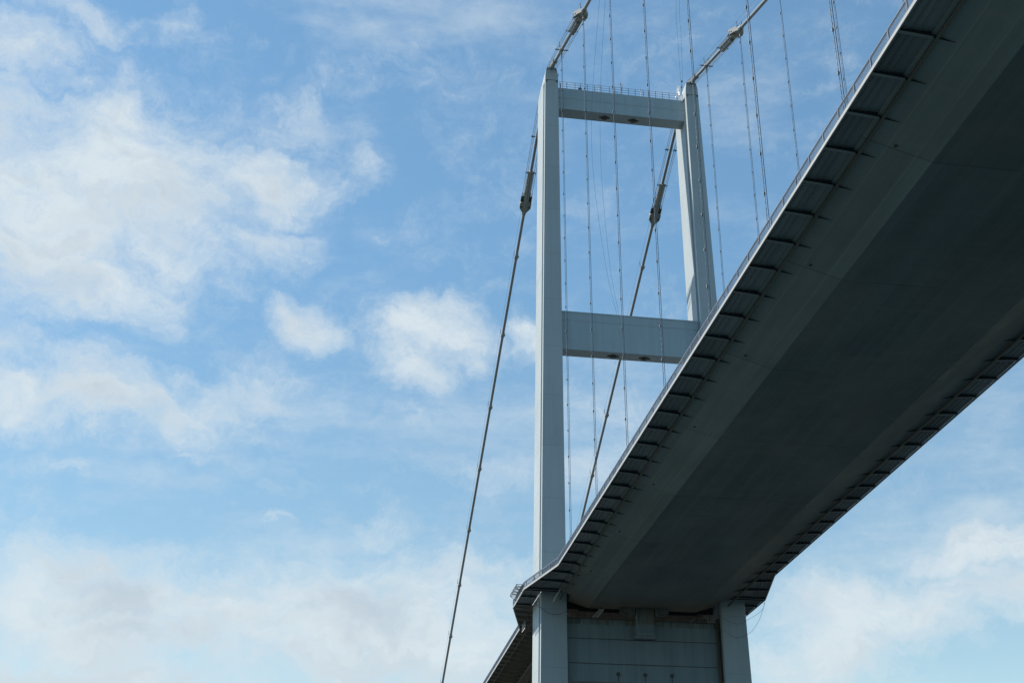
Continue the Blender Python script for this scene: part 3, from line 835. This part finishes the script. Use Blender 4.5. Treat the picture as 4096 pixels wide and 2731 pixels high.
W = bpy.data.worlds.new('World'); sc.world = W; W.use_nodes = True
nt = W.node_tree; bg = nt.nodes['Background']; SKS = .086
sk = nt.nodes.new('ShaderNodeTexSky'); sk.sky_type = 'NISHITA'; sk.sun_disc = False
sk.sun_elevation = EL; sk.sun_rotation = AZ; sk.air_density = 1.0; sk.dust_density = .15; sk.ozone_density = 2.2; sk.altitude = 0
D = N(nt, 'ShaderNodeTexCoord').outputs['Generated']
def vm(op, a, b_=None, s=None):
    n = nt.nodes.new('ShaderNodeVectorMath'); n.operation = op
    for i, x in ((0, a), (1, b_)):
        if x is None: continue
        if hasattr(x, 'is_output') and x.is_output: nt.links.new(x, n.inputs[i])
        else: n.inputs[i].default_value = x
    if s is not None:
        n.inputs['Scale'].default_value = s
    return n
def wn(vec, scale, det, rough, stretch=(1, 1, 1), col=False):
    mp = N(nt, 'ShaderNodeMapping', ins={0: vec, 3: stretch})
    n = N(nt, 'ShaderNodeTexNoise', ins={'Vector': mp.outputs[0], 'Scale': scale, 'Detail': det, 'Roughness': rough})
    return n.outputs[1] if col else n.outputs[0]
warpc = wn(D, 14, 6, .6, col=True)
w0 = vm('SUBTRACT', warpc, (.5, .5, .5)).outputs[0]
warp = vm('SCALE', w0, s=.085).outputs[0]
DW = vm('ADD', D, warp).outputs[0]
# cloud banks: (azimuth, elevation, half-width, half-height in degrees, strength)
CL = [(-8.92,31.44,6.82,4.13,1),(-13.11,29.31,4.67,3.95,1),(-2.55,32.59,3.05,1.61,1),(-10.84,27.52,4.49,2.15,0.85),(-3.98,30.24,3.59,1.61,0.7),(-10.24,34.3,2.33,1.97,0.7),(-1.72,35.05,2.15,1.7,0.6),(1.46,34.3,1.4,1.25,0.42),(-15.48,35.76,2.33,1.44,0.7),(-12.89,38.05,2.69,0.81,0.5),(-8.85,38.44,1.26,0.9,0.45),(2.74,38.83,1.6,.7,0.12),(0.57,36.97,1.4,0.45,0.2),(-15.28,33.17,1.79,2.15,0.7),(-12.87,35.07,2.15,1.08,0.4),(-0.71,26.9,1.75,1.0,.85),(5.12,26.8,2.9,2.0,1.05),(4.3,24.8,1.9,1.1,0.65),(10.08,26.42,1.08,1.08,0.6),(-9.09,22.59,7.0,1.65,1),(-2.06,23.73,3.95,1.26,0.4),(-13.67,24.02,1.97,1.08,0.6),(-5.06,20.76,3.0,0.4,0.28),(-9.58,19.74,4.67,0.54,0.25),(-8.23,14.21,4.3,2.9,1.25),(-4.27,13.77,4.13,1.7,0.9),(0.26,14.33,12.92,2.8,0.98),(4.09,12.82,11.12,2.3,1.0),(-9.2,11.41,9.33,1.61,1),(3.07,18.15,2.15,0.81,0.45),(-10.75,15.91,3.95,1.44,0.55),(7.62,15.39,4.13,2.15,0.7),(-2.29,17.91,1.26,0.29,0.4),(7.34,20.57,4.49,0.99,0.4),(4.44,22.95,0.9,0.32,0.4),(29.68,16.46,3.2,1.3,1.2),(25.09,14.29,5.92,2.3,1.0),(22.74,12.68,5.74,1.79,0.85),(30.42,14.55,3.95,1.97,0.8),(31.44,22.57,2.87,0.9,0.2),(15.5,23.47,4.67,2.15,0.4),(13.77,20.71,3.59,1.44,0.45)]
rc = random.Random(3)                              # more banks round the rest of the sky
for k in range(2): CL.append((90 + k * 150 + rc.uniform(-6, 6), rc.uniform(12, 50), rc.uniform(4, 9), rc.uniform(2, 4), rc.uniform(.5, 1)))
fld = None
for az, el, ra, re, s in CL:
    a, e = R(az), R(el)
    c = Vector((math.sin(a) * math.cos(e), math.cos(a) * math.cos(e), math.sin(e)))
    tx = Vector((math.cos(a), -math.sin(a), 0)); ty = tx.cross(c); ty = ty if ty.z > 0 else -ty
    K = 1.25
    dx = vm('DOT_PRODUCT', DW, tuple(tx / (math.sin(R(ra)) * K))).outputs['Value']; dy = vm('DOT_PRODUCT', DW, tuple((ty / (math.sin(R(re)) * K)))).outputs['Value']
    # offset: centre has tx.c = ty.c = 0 so the dots are already centred
    q = math_(nt, 'MULTIPLY_ADD', dy, dy, math_(nt, 'MULTIPLY', dx, dx))
    front = vm('DOT_PRODUCT', D, tuple(c)).outputs['Value']
    v = math_(nt, 'MULTIPLY', math_(nt, 'SUBTRACT', 1.0, math_(nt, 'SQRT', q)), s)
    if az > 40: v = math_(nt, 'MULTIPLY', v, math_(nt, 'GREATER_THAN', front, 0.0))
    fld = v if fld is None else math_(nt, 'MAXIMUM', fld, v)
f_big = wn(D, 9, 8, .58, (1, 1, 1.9))
f_fine = wn(DW, 30, 8, .68, (1, 1, 1.7))
f_wisp = wn(D, 5, 9, .62, (1, 1, 3.4))
dens = math_(nt, 'ADD', fld, math_(nt, 'MULTIPLY', math_(nt, 'SUBTRACT', f_big, .5), .9))
dens = math_(nt, 'ADD', dens, math_(nt, 'MULTIPLY', math_(nt, 'SUBTRACT', f_fine, .5), .95))
cov = N(nt, 'ShaderNodeMapRange', interpolation_type='SMOOTHSTEP', ins={0: dens, 1: -.06, 2: .86, 3: 0.0, 4: .95}).outputs[0]
wis = math_(nt, 'ADD', math_(nt, 'MULTIPLY', f_wisp, .8), math_(nt, 'MULTIPLY', f_fine, .2))
wis = math_(nt, 'ADD', wis, math_(nt, 'MULTIPLY', math_(nt, 'MAXIMUM', fld, -.3), .18))
wcov = N(nt, 'ShaderNodeMapRange', interpolation_type='SMOOTHSTEP', ins={0: wis, 1: .46, 2: .74, 3: 0.0, 4: .5}).outputs[0]
wcov = math_(nt, 'MULTIPLY', wcov, N(nt, 'ShaderNodeMapRange', interpolation_type='SMOOTHSTEP', ins={0: fld, 1: -.5, 2: .1, 3: 0.0, 4: 1.0}).outputs[0])
cov = math_(nt, 'MAXIMUM', cov, wcov)
rip = wn(DW, 20, 9, .72, (1, 1, 2.4))
cov = math_(nt, 'MULTIPLY', cov, N(nt, 'ShaderNodeMapRange', interpolation_type='SMOOTHSTEP', ins={0: rip, 1: .34, 2: .56, 3: .8, 4: 1.0}).outputs[0])
shade = wn(DW, 11, 5, .5, (1, 1, 1.5))
thick = math_(nt, 'MULTIPLY', N(nt, 'ShaderNodeMapRange', interpolation_type='SMOOTHSTEP', ins={0: shade, 1: .42, 2: .68, 3: 0.0, 4: 1.0}).outputs[0],
              N(nt, 'ShaderNodeMapRange', ins={0: dens, 1: .35, 2: .9, 3: 0.0, 4: .6}).outputs[0])
rel = math_(nt, 'SUBTRACT', wn(vm('ADD', DW, (-.012, 0, .022)).outputs[0], 9, 6, .55, (1, 1, 1.9)), wn(DW, 9, 6, .55, (1, 1, 1.9)))
rel = N(nt, 'ShaderNodeMapRange', interpolation_type='SMOOTHSTEP', ins={0: rel, 1: -.03, 2: .11, 3: 0.0, 4: .32}).outputs[0]
thick = math_(nt, 'MAXIMUM', thick, math_(nt, 'MULTIPLY', rel, N(nt, 'ShaderNodeMapRange', ins={0: dens, 1: .3, 2: .8, 3: 0.0, 4: 1.0}).outputs[0]))
k_ = 1 / SKS
ccol = mixc(nt, thick, tuple(v * k_ for v in (.37, .415, .44)) + (1,), tuple(v * k_ for v in (.235, .28, .325)) + (1,))
dz = N(nt, 'ShaderNodeSeparateXYZ', ins={0: D}).outputs[2]
tc_ = ramp(nt, dz, [(.15, (1.20, 1.13, .87)), (.5, (.98, 1.20, 1.10))])
tint = mixc(nt, 1.0, sk.outputs[0], tc_, 'MULTIPLY')
fin = mixc(nt, cov, tint, ccol)
nt.links.new(fin, bg.inputs[0]); bg.inputs[1].default_value = SKS
W.cycles.sampling_method = 'MANUAL'; W.cycles.sample_map_resolution = 512

# ------------------------------------------------------------------ render settings
sc.view_settings.view_transform = 'Standard'; sc.view_settings.look = 'None'
sc.view_settings.exposure = 0.95; sc.view_settings.gamma = 1.0
sc.cycles.max_bounces = 6; sc.cycles.use_denoising = True
